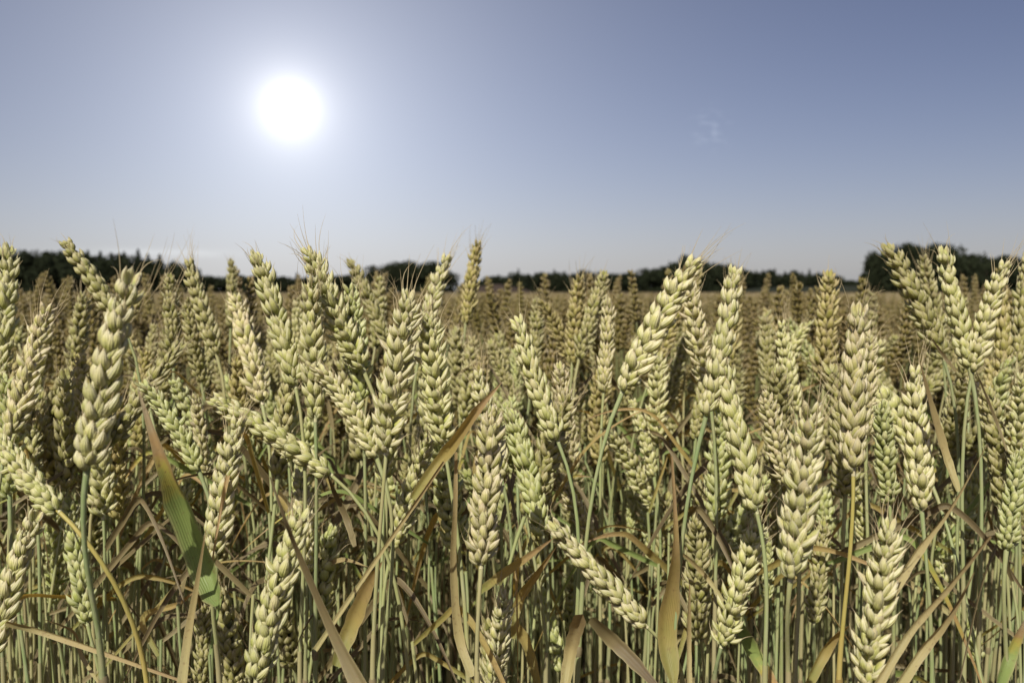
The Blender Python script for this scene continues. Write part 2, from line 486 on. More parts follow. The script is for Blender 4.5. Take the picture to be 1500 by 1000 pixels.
def blade_arrays(P, width, wprof=None, fold=0.25, twist0=0.0, twist1=0.6, facing=None, nx=5, rnd=0.5):
    """Ribbon along P (base first) of given width profile."""
    P = np.asarray(P, float); n = len(P)
    T = np.gradient(P, axis=0); T /= np.linalg.norm(T, axis=1)[:, None] + 1e-12
    fc = np.array([0, -1.0, 0.25]) if facing is None else np.asarray(facing, float)
    S = np.cross(T, fc); S /= np.linalg.norm(S, axis=1)[:, None] + 1e-9
    N = np.cross(S, T)
    t = np.linspace(0, 1, n)
    tw_ = twist0 + (twist1 - twist0) * t
    S2 = S * np.cos(tw_)[:, None] + N * np.sin(tw_)[:, None]
    N2 = -S * np.sin(tw_)[:, None] + N * np.cos(tw_)[:, None]
    w = width * (np.interp(t, [0, .12, .4, .75, .93, 1], [.55, .85, 1, .62, .22, .03]) if wprof is None else np.interp(t, *wprof))
    w = w * (1 + .10 * np.sin(t * 23 + rnd * 9) * np.sin(t * 57 + rnd * 5))
    u = np.linspace(-1, 1, nx)
    V = P[:, None, :] + S2[:, None, :] * (w[:, None] * u[None, :] * 0.5)[..., None] + N2[:, None, :] * (w[:, None] * fold * (np.abs(u) - .5)[None, :])[..., None]
    A = np.empty((n, nx, 3)); A[..., 0] = t[:, None]; A[..., 1] = rnd; A[..., 2] = u[None, :]
    return V.reshape(-1, 3), grid_faces(n, nx, False), A.reshape(-1, 3)


def smooth_path(P, n=16):
    P = np.asarray(P, float)
    if len(P) == 2: return P[0] + (P[1] - P[0]) * np.linspace(0, 1, n)[:, None]
    m = np.gradient(P, axis=0)
    out_ = []
    per = max(3, n // (len(P) - 1))
    for i in range(len(P) - 1):
        seg = hermite(P[i], m[i], P[i + 1], m[i + 1], per + 1)
        out_.append(seg if i == len(P) - 2 else seg[:-1])
    return np.concatenate(out_)


def ear_matrix(base, axis, roll, s, wf):
    Z = Vector(axis).normalized()
    v = (CAM - Vector(base)); v = (v - Z * v.dot(Z)).normalized()
    X = v.cross(Z).normalized() * -1
    Y = Z.cross(X)
    M = Matrix((X, Y, Z)).transposed().to_4x4()
    M = M @ Matrix.Rotation(roll, 4, 'Z') @ Matrix.Diagonal((s * wf, s * wf, s, 1))
    M.translation = base
    return M


def wheat(E, tip, roll, var, wf, tint, Qp, label, group, rs=None, stemtint=None, awns=True):
    """One stalk: Empty at its foot > stem, ear (> awns)."""
    E, tip = Vector(E), Vector(tip)
    axis = tip - E; L = axis.length; axis.normalize()
    Qp = Vector(Qp)
    G = Vector((Qp.x + (Qp.x - E.x) * 0.5, Qp.y + (Qp.y - E.y) * 0.5, 0))
    root = empty('wheat_stalk', G)
    tag(root, label, 'wheat', group)
    st = link('stem', stem_mesh(E, axis, Qp, G, G), root)
    if stemtint: st.color = tuple(stemtint) + (1,)
    me, am = VAR[var]
    s = L / EAR_L * 1.0
    M = ear_matrix(E - G, axis, roll, s, wf)
    Z = Vector(axis).normalized()                 # roll frame uses world position of the ear
    v = (CAM - E); v = (v - Z * v.dot(Z)).normalized()
    X = v.cross(Z) * -1; Y = Z.cross(X)
    M = Matrix((X, Y, Z)).transposed().to_4x4() @ Matrix.Rotation(roll, 4, 'Z') @ Matrix.Diagonal((s * wf, s * wf, s, 1))
    M.translation = E - G
    e = link('ear', me, root, M)
    j = 1 + random.uniform(-0.06, 0.06)
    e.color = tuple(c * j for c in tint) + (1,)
    if awns: link('awns', am, e)
    return root, G


def leaf_on(root, G, P, width, kind, **kw):
    P = smooth_path(P, 18) - np.array(G)
    V, Q, A = blade_arrays(P, width, rnd=random.random(), **kw)
    return link('leaf', mesh('leaf', V, Q, LEAFMAT[kind], A), root)


# ------------------------------------------------------------------ foreground stalks, read off the photograph
# key: tip px, base px, depth (None = from ear length), roll deg (0 two rows seen, 90 broad face), width factor, tint, stem foot px at y=1000, variant, tip depth shift, label
FG = {
 1: ((180, 392), (127, 690), None, 8, 0.95, 'c', 152, 0, .00, 'largest stalk at left, long cream ear with two rows of plump grains'),
 2: ((28, 356), (-6, 560), .62, 20, 0.9, 'n', -20, 1, .01, 'tall olive ear at the left edge, its tip against the dark wood'),
 3: ((76, 448), (14, 640), None, 15, 1.0, 'p', 5, 5, .03, 'dusty grey cream ear leaning right, left of the largest cream ear'),
 4: ((40, 590), (52, 722), .62, 50, 1.0, 'n', 60, 3, .02, 'small upright ear above the drooping ear at the left edge'),
 5: ((-30, 640), (86, 748), .44, 40, 1.15, 'n', 215, 6, .01, 'drooping ear at the left edge on a bent yellow stem'),
 6: ((44, 745), (-16, 965), None, 10, 1.0, 'c', -40, 0, .00, 'pale ear rising from the bottom left corner'),
 7: ((98, 725), (128, 912), None, 60, 1.0, 'g', 147, 2, .02, 'shaded green ear on a thin stem under the largest cream ear'),
 8: ((107, 345), (186, 490), .66, 25, 1.0, 'd', 200, 4, .00, 'tan ear leaning left, its tip on the skyline above the largest cream ear'),
 9: ((256, 490), (165, 650), None, 30, 0.9, 'd', 140, 6, .02, 'awned olive ear leaning far right beside the largest cream ear'),
 10: ((228, 549), (292, 690), .58, 15, 1.0, 'g', 310, 8, .00, 'pale green ear leaning left right behind the tip of the green leaf'),
 11: ((284, 575), (302, 700), .66, 70, 1.0, 'p', 305, 3, .00, 'pinkish ear with ragged tip above the ear beside the green leaf'),
 12: ((336, 612), (312, 820), .50, 25, 1.0, 'c', 322, 9, .00, 'cream ear standing just right of the broad half green leaf'),
 13: ((318, 567), (484, 694), None, 12, 0.95, 'n', 600, 4, .00, 'plump ear tipped over to the left on a bent stem, left of centre'),
 15: ((341, 424), (384, 590), None, 65, 1.05, 'p', 395, 2, .02, 'greyish ear with broad face, left of the curved olive ear'),
 16: ((385, 362), (433, 565), None, 30, 0.9, 'n', 440, 1, .01, 'curved olive ear with narrow tip rising above the dark wood left'),
 17: ((455, 404), (462, 614), None, 70, 1.0, 'n', 462, 5, .00, 'upright yellow green ear on a straight green stem, left of centre'),
 18: ((436, 362), (532, 540), None, 40, 1.05, 'n', 560, 3, .00, 'bushy ear bowing left, its bristly tip below the sun'),
 19: ((516, 416), (530, 590), .585, 20, 1.1, 'g', 535, 5, .00, 'bright green ear tucked right of the bushy bowing ear'),
 20: ((488, 526), (552, 670), .52, 15, 1.15, 'c', 560, 8, .00, 'cream ear leaning left whose base meets the long awned ear'),
 21: ((586, 420), (566, 662), .50, 30, 1.05, 'c', 546, 3, .00, 'cream and rosy ear with two long upright awns at its tip'),
 22: ((616, 455), (650, 650), .51, 45, 1.12, 'n', 687, 3, -.01, 'yellow ear with outward flaring husks, stem crossing the dry leaf'),
 23: ((646, 372), (612, 530), None, 12, 0.9, 'c', 600, 9, .00, 'smooth narrow eared stalk rising behind the flaring yellow ear'),
 24: ((701, 352), (682, 474), None, 55, 0.95, 'o', 672, 5, .00, 'lone tall golden ear on the skyline right of the centre'),
 25: ((518, 374), (566, 500), .85, 20, 0.9, 'd', 575, 1, .00, 'thin dull ear leaning left before the round grove'),
 26: ((722, 590), (705, 828), None, 88, 1.10, 'p', 698, 7, .01, 'wide rosy ear with stacked fan rows, bottom centre, on a green stem'),
 27: ((692, 545), (735, 700), .60, 40, 1.1, 'c', 740, 9, .00, 'pale ear crossed by the tan leaf above the wide rosy ear'),
 28: ((738, 590), (758, 692), .62, 50, 1.1, 'g', 805, 2, .00, 'short green ear close against the right of the wide rosy ear'),
 29: ((738, 466), (817, 645), .55, 20, 0.95, 'n', 842, 6, .00, 'bright ear leaning left, first right of the lone tall ear'),
 30: ((757, 592), (795, 785), None, 35, 1.0, 'g', 800, 1, .02, 'green ear hanging under the bright ear that leans left'),
 31: ((818, 530), (836, 690), .68, 60, 1.0, 'p', 840, 2, .00, 'rosy dull ear pressed behind the bright ear that leans left'),
 32: ((812, 688), (872, 795), .68, 65, 1.1, 'p', 890, 5, .00, 'shaded rosy ear behind the tip of the low lying ear'),
 33: ((800, 770), (946, 916), .52, 12, 0.95, 'c', 1000, 0, -.01, 'ear lying slantwise low down, tip up left, right of centre'),
 34: ((788, 822), (824, 985), None, 15, 0.9, 'g', 828, 4, .02, 'slim green ear below the low slanting ear'),
 35: ((733, 864), (718, 1050), .52, 55, 1.05, 'c', 712, 3, .00, 'bright cream ear cut off by the bottom edge at centre'),
 37: ((630, 640), (576, 802), .56, 60, 1.05, 'n', 560, 5, .00, 'ear leaning right behind the crossing dry straw'),
 38: ((596, 858), (616, 935), .95, 30, 0.9, 'g', 630, 2, .00, 'small dim ear low between stems left of the rosy ear'),
 39: ((440, 684), (449, 840), .60, 88, 1.15, 'c', 447, 2, .02, 'whitish broad faced ear behind the long brown blade'),
 40: ((424, 742), (376, 995), .44, 50, 1.0, 'n', 370, 6, .00, 'large ear at the bottom leaning right, left of the long brown blade'),
 41: ((362, 915), (330, 992), .62, 40, 1.0, 'g', 320, 8, .00, 'small green ear at the foot of the large bottom ear'),
 42: ((298, 882), (296, 1030), .60, 70, 1.0, 'd', 296, 7, .00, 'dark shaded ear at the bottom beneath the green leaf'),
 43: ((188, 764), (183, 838), 1.05, 30, 0.9, 'g', 182, 1, .00, 'tiny dim ear in the dark gap left of the green leaf'),
 44: ((255, 648), (240, 765), .78, 50, 1.0, 'g', 232, 5, .00, 'dim green ear half hidden behind the green leaf'),
 45: ((1006, 373), (912, 573), None, 18, 1.05, 'c', 845, 9, .00, 'big bright ear leaning right, right of centre, before the mounded grove'),
 46: ((897, 432), (884, 575), .72, 50, 0.85, 'p', 880, 1, .00, 'slim dusty ear left of the big bright ear leaning right'),
 47: ((850, 402), (838, 533), None, 55, 1.1, 'o', 825, 5, .00, 'golden ear, left one of a touching pair right of centre'),
 48: ((886, 394), (848, 525), .86, 50, 1.0, 'd', 838, 2, .00, 'golden ear, right one of a touching pair right of centre'),
 49: ((1096, 390), (1034, 610), None, 20, 0.85, 'c', 985, 4, .00, 'long smooth ear leaning right on a curved green stem'),
 50: ((1000, 404), (1035, 560), .60, 60, 1.1, 'p', 1045, 3, .00, 'whitish ear between the big bright ear and the long smooth ear'),
 51: ((1000, 425), (988, 525), 1.0, 50, 1.05, 'd', 983, 5, .00, 'dim ear on a thin stem under the big bright ear'),
 52: ((1046, 522), (1108, 748), None, 15, 0.95, 'n', 1120, 0, .00, 'long ear leaning left under the long smooth ear'),
 53: ((1138, 472), (1166, 605), .70, 50, 1.0, 'n', 1172, 9, .00, 'awned ear standing between two bright ears, right of the long smooth ear'),
 54: ((1118, 570), (1155, 710), .55, 75, 1.25, 'p', 1165, 7, .00, 'short ragged rosy ear behind the large bright ear'),
 55: ((1194, 588), (1158, 847), None, 40, 1.05, 'c', 1154, 5, .00, 'largest bright ear at right with awned tip and flaring husks'),
 56: ((1206, 760), (1192, 912), .58, 60, 1.0, 'd', 1194, 2, .00, 'shaded tan ear low behind the largest bright ear at right'),
 57: ((1246, 444), (1250, 692), .49, 4, 0.95, 'p', 1229, 0, .00, 'cream ear with two neat rows of round grains on a yellow stem'),
 58: ((1268, 480), (1268, 640), .60, 60, 1.0, 'p', 1275, 3, .00, 'ear half hidden behind the neat two row cream ear'),
 59: ((1290, 582), (1303, 738), .56, 88, 1.15, 'g', 1308, 7, .00, 'squat olive ear with stacked fans, right of the neat two row ear'),
 60: ((1288, 757), (1270, 1020), None, 35, 1.0, 'c', 1262, 3, .00, 'large whitish ear at the bottom right standing below the yellow stem'),
 61: ((1258, 690), (1272, 820), .62, 60, 1.1, 'n', 1275, 5, .00, 'yellowish ear partly behind the yellow stem at right'),
 62: ((1330, 538), (1350, 747), None, 40, 0.95, 'c', 1365, 9, .00, 'cream awned ear left of the tan hanging leaf at right'),
 63: ((1405, 558), (1382, 660), .80, 45, 1.2, 'n', 1378, 5, .00, 'shortened ear right of the tan hanging leaf'),
 64: ((1308, 348), (1382, 525), .66, 25, 1.0, 'd', 1395, 1, .00, 'dark tan ear leaning left before the rounded right grove'),
 65: ((1374, 362), (1420, 538), .58, 25, 0.95, 'n', 1432, 0, .00, 'bright ear leaning left before the right grove, left arm of a V'),
 66: ((1462, 382), (1424, 545), .58, 35, 1.0, 'c', 1412, 9, .00, 'pale ear leaning right before the right grove, right arm of a V'),
 67: ((1352, 372), (1378, 500), .82, 45, 1.0, 'd', 1385, 5, .00, 'dull ear between the dark tan ear and the V pair'),
 68: ((1480, 422), (1467, 588), None, 30, 0.9, 'o', 1462, 4, .00, 'golden ear standing right of the V pair'),
 69: ((1506, 366), (1490, 530), .72, 30, 1.0, 'd', 1490, 2, .00, 'dull ear cut by the right edge on the skyline'),
 70: ((1424, 548), (1468, 660), .66, 40, 1.0, 'p', 1478, 1, .00, 'tan ear below the foot of the V pair'),
 71: ((1489, 545), (1492, 690), .60, 60, 1.15, 'n', 1492, 3, .00, 'pale ear cut by the right edge, halfway down'),
 72: ((1456, 700), (1366, 834), None, 25, 1.0, 'g', 1340, 8, .00, 'green ear leaning right above the long crossing straws'),
 73: ((1494, 655), (1474, 806), .50, 88, 1.15, 'g', 1474, 7, .01, 'broad fan rowed ear at the right edge on an upright stem'),
 74: ((935, 580), (958, 698), .72, 15, 1.0, 'n', 962, 4, .00, 'small tan ear on a straight stem right under the big bright ear'),
 75: ((928, 678), (924, 784), .82, 35, 0.75, 'g', 905, 1, .00, 'thin green ear hanging between two stems, right of centre'),
 76: ((1008, 690), (1072, 828), .72, 45, 1.05, 'd', 1095, 5, .00, 'brownish ear leaning left in the shade of the long ears'),
 77: ((1110, 752), (1057, 945), .52, 70, 1.15, 'n', 1046, 3, .00, 'stout ear leaning right low down, left of the largest bright ear'),
 78: ((1132, 780), (1122, 880), .62, 50, 1.0, 'g', 1106, 8, .00, 'ear peeping between the stout leaning ear and the largest bright ear'),
 79: ((1214, 394), (1206, 560), .78, 60, 1.1, 'o', 1205, 2, .00, 'tall brown gold ear on the skyline left of the two row cream ear'),
 80: ((268, 382), (318, 520), .75, 35, 0.95, 'd', 325, 9, .00, 'dull ear leaning left on the skyline under the low cloud'),
 81: ((248, 398), (254, 530), .78, 60, 1.05, 'd', 256, 2, .00, 'dull bristly ear under long thin awns at left'),
 82: ((118, 425), (108, 560), .80, 60, 1.1, 'd', 104, 3, .00, 'broad dull ear standing between the dusty ear and the largest ear'),
 83: ((345, 378), (338, 480), 1.05, 40, 0.9, 'd', 336, 1, .00, 'thin dull ear with narrow tip on the skyline, left of the curved ear'),
 84: ((1078, 400), (1066, 540), .80, 60, 1.1, 'o', 1062, 5, .00, 'brownish broad ear right behind the long smooth ear'),
 85: ((1020, 388), (1006, 500), .95, 30, 1.0, 'o', 1000, 0, .00, 'brown ear tip showing right of the big bright ear tip'),
}
ROOTS = {}
YELLOW = (1.12, 1.0, 0.62)
for k, (tp, bp, d, roll, wf, tn, sx, var, dt, label) in FG.items():
    Lp = math.hypot(tp[0] - bp[0], tp[1] - bp[1])
    if d is None: d = min(0.092 * F / Lp, 1.1)
    g_ = random.Random(k)
    E = at(bp[0], bp[1], d)
    tip = at(tp[0], tp[1], d + dt + g_.uniform(-.006, .012))
    low = max(1000, bp[1] + 60)
    Qp = at(sx, low, d + g_.uniform(0.0, .03))
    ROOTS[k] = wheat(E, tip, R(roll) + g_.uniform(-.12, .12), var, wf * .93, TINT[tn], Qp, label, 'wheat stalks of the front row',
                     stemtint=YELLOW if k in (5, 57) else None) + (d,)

# leaf blades of those stalks: stalk, pixels from base to tip, depth, width px, kind
W_UP = ([0, .15, .5, .8, 1], [.5, .9, 1, .55, .04])
BLADES = [
 (12, [(318, 886), (298, 830), (268, 752), (240, 680), (203, 572)], .44, 46, 'green', ([0, .04, .25, .55, .8, 1], [.25, .85, 1, .95, .42, .05])),
 (12, [(262, 1040), (276, 930), (290, 850), (302, 775)], .43, 20, 'dry', ([0, .5, 1], [1.1, .8, .15])),
 (40, [(545, 1040), (490, 930), (440, 815), (418, 760), (396, 698)], .40, 32, 'brown', ([0, .15, .35, 1], [1.2, .9, .5, .12])),
 (27, [(604, 730), (640, 680), (668, 645), (700, 600), (735, 560)], .47, 26, 'gold', None),
 (37, [(462, 952), (540, 836), (600, 750), (650, 676)], .45, 11, 'dry', ([0, 1], [1, .5])),
 (22, [(692, 990), (672, 930), (664, 830), (667, 740), (668, 662)], .50, 19, 'dry', ([0, .3, .6, 1], [1, 1, .6, .3])),
 (21, [(492, 975), (515, 915), (538, 860), (560, 822)], .53, 36, 'gold', None),
 (26, [(700, 868), (735, 842), (770, 818), (812, 787)], .52, 20, 'gold', None),
 (30, [(752, 935), (760, 880), (785, 842), (815, 800)], .57, 20, 'gold', None),
 (34, [(824, 1030), (834, 965), (842, 930), (852, 902)], .50, 27, 'dry', ([0, .6, .97, 1], [.8, 1.05, 1.1, .9])),
 (34, [(866, 906), (895, 935), (925, 965), (970, 1015)], .52, 30, 'brown', ([0, .3, .7, 1], [.6, 1, .9, .3])),
 (49, [(987, 1000), (976, 930), (984, 860), (990, 790), (984, 668)], .50, 46, 'gold', ([0, .12, .35, .55, .75, 1], [.3, .9, 1, .65, .28, .1])),
 (49, [(1010, 1020), (1009, 940), (1010, 855)], .52, 13, 'dry', ([0, .7, 1], [1, .8, .2])),
 (77, [(1080, 912), (1100, 948), (1122, 985), (1145, 1020)], .56, 26, 'green', ([0, .3, .7, 1], [.6, 1, .8, .4])),
 (62, [(1290, 900), (1340, 815), (1392, 745), (1446, 650)], .44, 18, 'dry', ([0, .35, .6, 1], [.9, 1, .5, .1])),
 (60, [(1270, 1030), (1330, 930), (1390, 860), (1450, 785)], .42, 20, 'dry', ([0, .6, 1], [1.1, .7, .45])),
 (72, [(1300, 1030), (1350, 955), (1390, 905), (1427, 838)], .45, 22, 'dry', ([0, .4, .7, 1], [1, .9, .5, .08])),
 (62, [(1404, 720), (1386, 668), (1366, 600), (1346, 525)], .52, 20, 'dry', W_UP),
 (73, [(1462, 1010), (1480, 960), (1505, 900)], .50, 24, 'green', None),
 (5, [(8, 912), (60, 925), (150, 955), (262, 994)], .50, 13, 'dry', ([0, .5, 1], [.8, 1, .6])),
 (16, [(520, 800), (508, 760), (490, 720), (478, 690)], .56, 15, 'brown', None),
 (71, [(1474, 660), (1460, 620), (1440, 570), (1428, 540)], .58, 8, 'brown', None),
 (9, [(232, 960), (210, 905), (260, 885), (290, 862)], .60, 14, 'gold', None),
 (52, [(1060, 880), (1035, 845), (1005, 815), (975, 795)], .58, 10, 'dry', None),
 (66, [(1400, 545), (1385, 525), (1360, 490)], .56, 8, 'brown', None),
 (58, [(1180, 1010), (1205, 960), (1225, 930), (1245, 915)], .58, 26, 'gold', None),
 (7, [(145, 1000), (120, 960), (108, 925), (60, 905)], .55, 9, 'dry', None),
 (17, [(448, 900), (470, 840), (500, 820), (540, 830)], .60, 14, 'dry', None),
 (35, [(790, 1010), (770, 940), (745, 900), (740, 860)], .60, 22, 'gold', None),
]
for (k, pts, d, wpx, kind, wp) in BLADES:
    root, G, _ = ROOTS[k]
    flat = kind == 'green'
    P = [at(x, y, d + 0.012 * math.sin(i * 1.3)) for i, (x, y) in enumerate(pts)]
    lf = leaf_on(root, G, P, (.86 if flat else .72) * wpx * d / F, kind, wprof=wp, fold=random.uniform(.2, .5), twist0=0 if flat else random.uniform(-.3, .3), twist1=0.1 if flat else random.uniform(-.6, .6))
    if kind == 'green': lf['label'] = 'half green leaf with yellow and tan tip'


root, G, d = ROOTS[81]
mb = MB(); ga = random.Random(5)
for k in range(11):
    x0 = 196 + k * 6.2 + ga.uniform(-3, 3); y0 = 446 - k * 2 + ga.uniform(-16, 16)
    a_, b_ = at(x0, y0, d - .02), at(x0 + ga.uniform(22, 42), y0 - ga.uniform(55, 85), d - .015)
    tq = np.linspace(0, 1, 6)[:, None]
    Pw = np.array(a_) * (1 - tq) + np.array(b_) * tq - np.array(G) + np.array([.004, 0, 0]) * (tq * (1 - tq))
    mb.add(*tube(Pw, 0.00032 * (1 - 0.8 * tq[:, 0]), 3))
link('awns', mb.mesh('long_awns', M_AWN), root)


def dry_leaf_path(p0, az, length, rise, droop, n=14):
    t = np.linspace(0, 1, n)
    h = np.array([math.cos(az), math.sin(az), 0])
    kink = random.uniform(0.25, 0.6)
    z = rise * t - droop * np.maximum(t - kink, 0) ** 1.3
    return np.array(p0)[None, :] + h[None, :] * (length * t * 0.8)[:, None] + np.array([0, 0, 1.0])[None, :] * (length * z)[:, None]


# ------------------------------------------------------------------ ranks behind the front row
def halfwidth(y): return 0.60 * y + 0.22


n_mid = 300 - len(FG)
pts = []
tries = 0
while len(pts) < n_mid and tries < 60000:
    tries += 1
    y = math.sqrt(random.uniform(0.58 ** 2, 1.14 ** 2))
    x = random.uniform(-0.62 * y - 0.03, 0.62 * y + 0.03)
    if all((x - a) ** 2 + (y - b) ** 2 > 0.022 ** 2 for a, b in pts): pts.append((x, y))
for i, (x, y) in enumerate(pts):
    low = random.random() < (0.40 if y < 0.9 else 0.25)
    zt = random.gauss(0.70, 0.055) if low else min(random.gauss(0.802, 0.028), 0.868)
    if y < 0.75: zt = min(zt, 0.80)
    az = random.uniform(0, 2 * math.pi); lean = abs(random.gauss(0, 0.24)) + (0.25 if random.random() < .15 else 0)
    ax = Vector((math.cos(az) * math.sin(lean), math.sin(az) * math.sin(lean), math.cos(lean)))
    L = random.uniform(0.078, 0.098)
    tip = Vector((x, y, zt)); E = tip - ax * L
    Qp = Vector((E.x - ax.x * 0.10 + random.gauss(0, .01), E.y - ax.y * .10 + random.gauss(0, .01), E.z - 0.22))
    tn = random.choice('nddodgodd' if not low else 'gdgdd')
    zone = 'right' if x > 0.2 * y else ('left' if x < -0.2 * y else 'middle')
    if low:
        lab = 'short stalk in the shade under the taller ears, %s of the field' % zone
    elif y < 0.88:
        lab = 'wheat stalk close behind the front ears, %s of the field' % zone
    else:
        lab = 'dull golden stalk in the ranks further back, %s of the field' % zone
    root, G = wheat(E, tip, random.uniform(-1.6, 1.6), random.randrange(len(VAR)), random.uniform(0.92, 1.12), TINT[tn], Qp, lab,
                    ('short stalks, ' if low else 'stalks close behind, ' if y < 0.88 else 'stalks further back, ') + zone)
    for q in range(random.choice((2, 2, 3))):
        ox, oy = random.uniform(-.05, .05), random.uniform(-.03, .06)
        T = Vector((G.x + ox + random.gauss(0, .02), G.y + oy, random.uniform(.56, .70)))
        st = link('stem', stem_mesh(T, Vector((random.gauss(0, .1), random.gauss(0, .1), 1)).normalized(), (T.x - ox * .3, T.y, T.z - .2), (G.x + ox * .3, G.y + oy * .5, 0), G, .0008, .0015), root)
        P = dry_leaf_path(tuple(T), random.uniform(0, 6.28), random.uniform(.10, .2), random.uniform(.3, 1.1), random.uniform(.8, 2.6))
        leaf_on(root, G, P, random.uniform(.0025, .0055), random.choice(('gold', 'green', 'brown', 'brown')), fold=.3, twist1=random.uniform(-2, 2))
    for q in range(random.choice((0, 1, 1, 2))):
        zb = random.uniform(0.36, 0.66)
        f = zb / max(E.z, .01)
        p0 = (G.x + (E.x - G.x) * f, G.y + (E.y - G.y) * f, zb)
        kind = random.choice(('dry', 'brown', 'brown', 'brown', 'gold', 'green'))
        P = dry_leaf_path(p0, random.uniform(0, 2 * math.pi), random.uniform(.12, .25), random.uniform(-.2, .8), random.uniform(.5, 2.4))
        leaf_on(root, G, P, random.choice((.003, .004, .005, .006)), kind, fold=random.uniform(.05, .35), twist0=random.uniform(-.6, .6), twist1=random.uniform(-2.5, 2.5))


# ------------------------------------------------------------------ the rest of the field as one mass
def ear_arrays(lod, seed):
    if lod == 1:
        mb, _ = make_ear(seed, n=17, flare=0.3, spread=1.05, plump=1.05, bend=0.1 * (seed % 3 - 1), lod=1)
        return mb.arr()
    if lod == 2:
        mb = MB(); g = np.random.default_rng(seed)
        for i in range(13):
            f = i / 12; z = 0.004 + 0.080 * f; s = 1 if i % 2 else -1
            env = (0.7 + 0.3 * min(1, f / .2)) * (1 - .3 * max(0, (f - .6) / .4))
            for q in (-1, 1):
                add_scale(mb, np.array([s * .001, q * .001, z]), np.array([s * .5, q * .4, 1.0]), np.array([s * 1.0, q * .8, -.2]),
                          .0150 * env, .0042 * env, .0036 * env, float(g.beta(1.6, 2.2)), .12, .1, nt=4, ns=4)
        return mb.arr()
    mb = MB(); n = 7
    z = np.linspace(0, EAR_L, n); r = 0.0088 * np.array([.45, .95, 1.05, .8, 1.0, .7, .15])
    V, Q = tube(np.stack([0 * z, 0 * z, z], 1), r, 5)
    A = np.zeros((len(V), 3)); A[:, 0] = np.tile([.3, .7, .45, .8, .5], n); A[:, 1] = .45
    mb.add(V, Q, A)
    return mb.arr()


def scatter(bank, xs, ys, zt, g, lean_s=.26, leaves=False):
    """Stalks with ears as big arrays; returns arrays for ears, stems and leaves."""
    EV, EQ, EA, off = [], [], [], 0
    SV, SQ, soff = [], [], 0
    LV, LQ, LA, loff = [], [], [], 0
    th6 = np.linspace(0, 2 * math.pi, 4, endpoint=False)
    for x, y, z in zip(xs, ys, zt):
        V, Q, A = bank[g.integers(len(bank))]
        az = g.uniform(0, 2 * math.pi); le = abs(g.normal(0, lean_s)); s = g.uniform(.82, 1.08)
        a = np.array([math.cos(az) * math.sin(le), math.sin(az) * math.sin(le), math.cos(le)])
        r = g.uniform(0, 2 * math.pi)
        X = np.cross(a, [math.sin(r), math.cos(r), 0.1]); X /= np.linalg.norm(X); Y = np.cross(a, X)
        E = np.array([x, y, z]) - a * EAR_L * s
        EV.append(E + s * (V[:, :1] * X + V[:, 1:2] * Y + V[:, 2:] * a))
        A2 = A.copy(); A2[:, 1] = np.clip(A2[:, 1] + g.normal(0, .15), 0, 1); A2[:, 0] = np.clip(A2[:, 0] + g.normal(0, .08), 0, 1)
        EQ.append(Q + off); EA.append(A2); off += len(V)
        P = np.array([E + a * .003, E - a * .05 - [0, 0, .03], [E[0] - a[0] * .12, E[1] - a[1] * .12, E[2] - .30], [E[0] - a[0] * .14, E[1] - a[1] * .14, 0]])
        tv, tq = tube(P, np.array([.0013, .0013, .0016, .002]), 4)
        SV.append(tv); SQ.append(tq + soff); soff += len(tv)
        for _k in range(1 if leaves else 0):
            zb = g.uniform(.30, .64)
            Pl = dry_leaf_path((P[2][0], P[2][1], zb), g.uniform(0, 6.28), g.uniform(.12, .25), g.uniform(-.2, .8), g.uniform(.5, 2.4), 7)
            v, q, a_ = blade_arrays(Pl, g.uniform(.004, .010), nx=3, twist1=g.uniform(-2, 2))
            LV.append(v); LQ.append(q + loff); LA.append(a_); loff += len(v)
    c = np.concatenate
    return (c(EV), c(EQ), c(EA)), (c(SV), c(SQ)), ((c(LV), c(LQ), c(LA)) if LV else None)


def strew(y0, y1, dens, g, wide=halfwidth):
    ymax = max(abs(y0), abs(y1)); w = wide(ymax)
    n = int(dens * 2 * w * abs(y1 - y0))
    y = g.uniform(y0, y1, n); x = g.uniform(-w, w, n)
    k = np.abs(x) < np.array([wide(abs(v)) for v in y])
    return x[k], y[k]


def join(parts_):
    Vs, Qs, As, o = [], [], [], 0
    for p in parts_:
        if p is None: continue
        V, Q = p[0], p[1]; A = p[2] if len(p) > 2 else np.tile([.5, .15, 0], (len(V), 1))
        Vs.append(V); Qs.append(Q + o); As.append(A); o += len(V)
    return np.concatenate(Vs), np.concatenate(Qs), np.concatenate(As)


g = np.random.default_rng(21)
bank1 = [ear_arrays(1, 300 + k) for k in range(6)]
bank2 = [ear_arrays(2, 400 + k) for k in range(5)]
bank3 = [ear_arrays(3, 0)]
ears, stems, leaves = [], [], []


def layer(bank, y0, y1, dens, leaves_on=False, zm=.797, zs=.027, wide=halfwidth, zcap=.85):
    xs, ys = strew(y0, y1, dens, g, wide)
    zt = np.minimum(g.normal(zm, zs, len(xs)) - (g.random(len(xs)) < .3) * g.uniform(.04, .14, len(xs)), zcap)
    e, s, l = scatter(bank, xs, ys, zt, g, leaves=leaves_on)
    ears.append(e); stems.append(s); leaves.append(l)


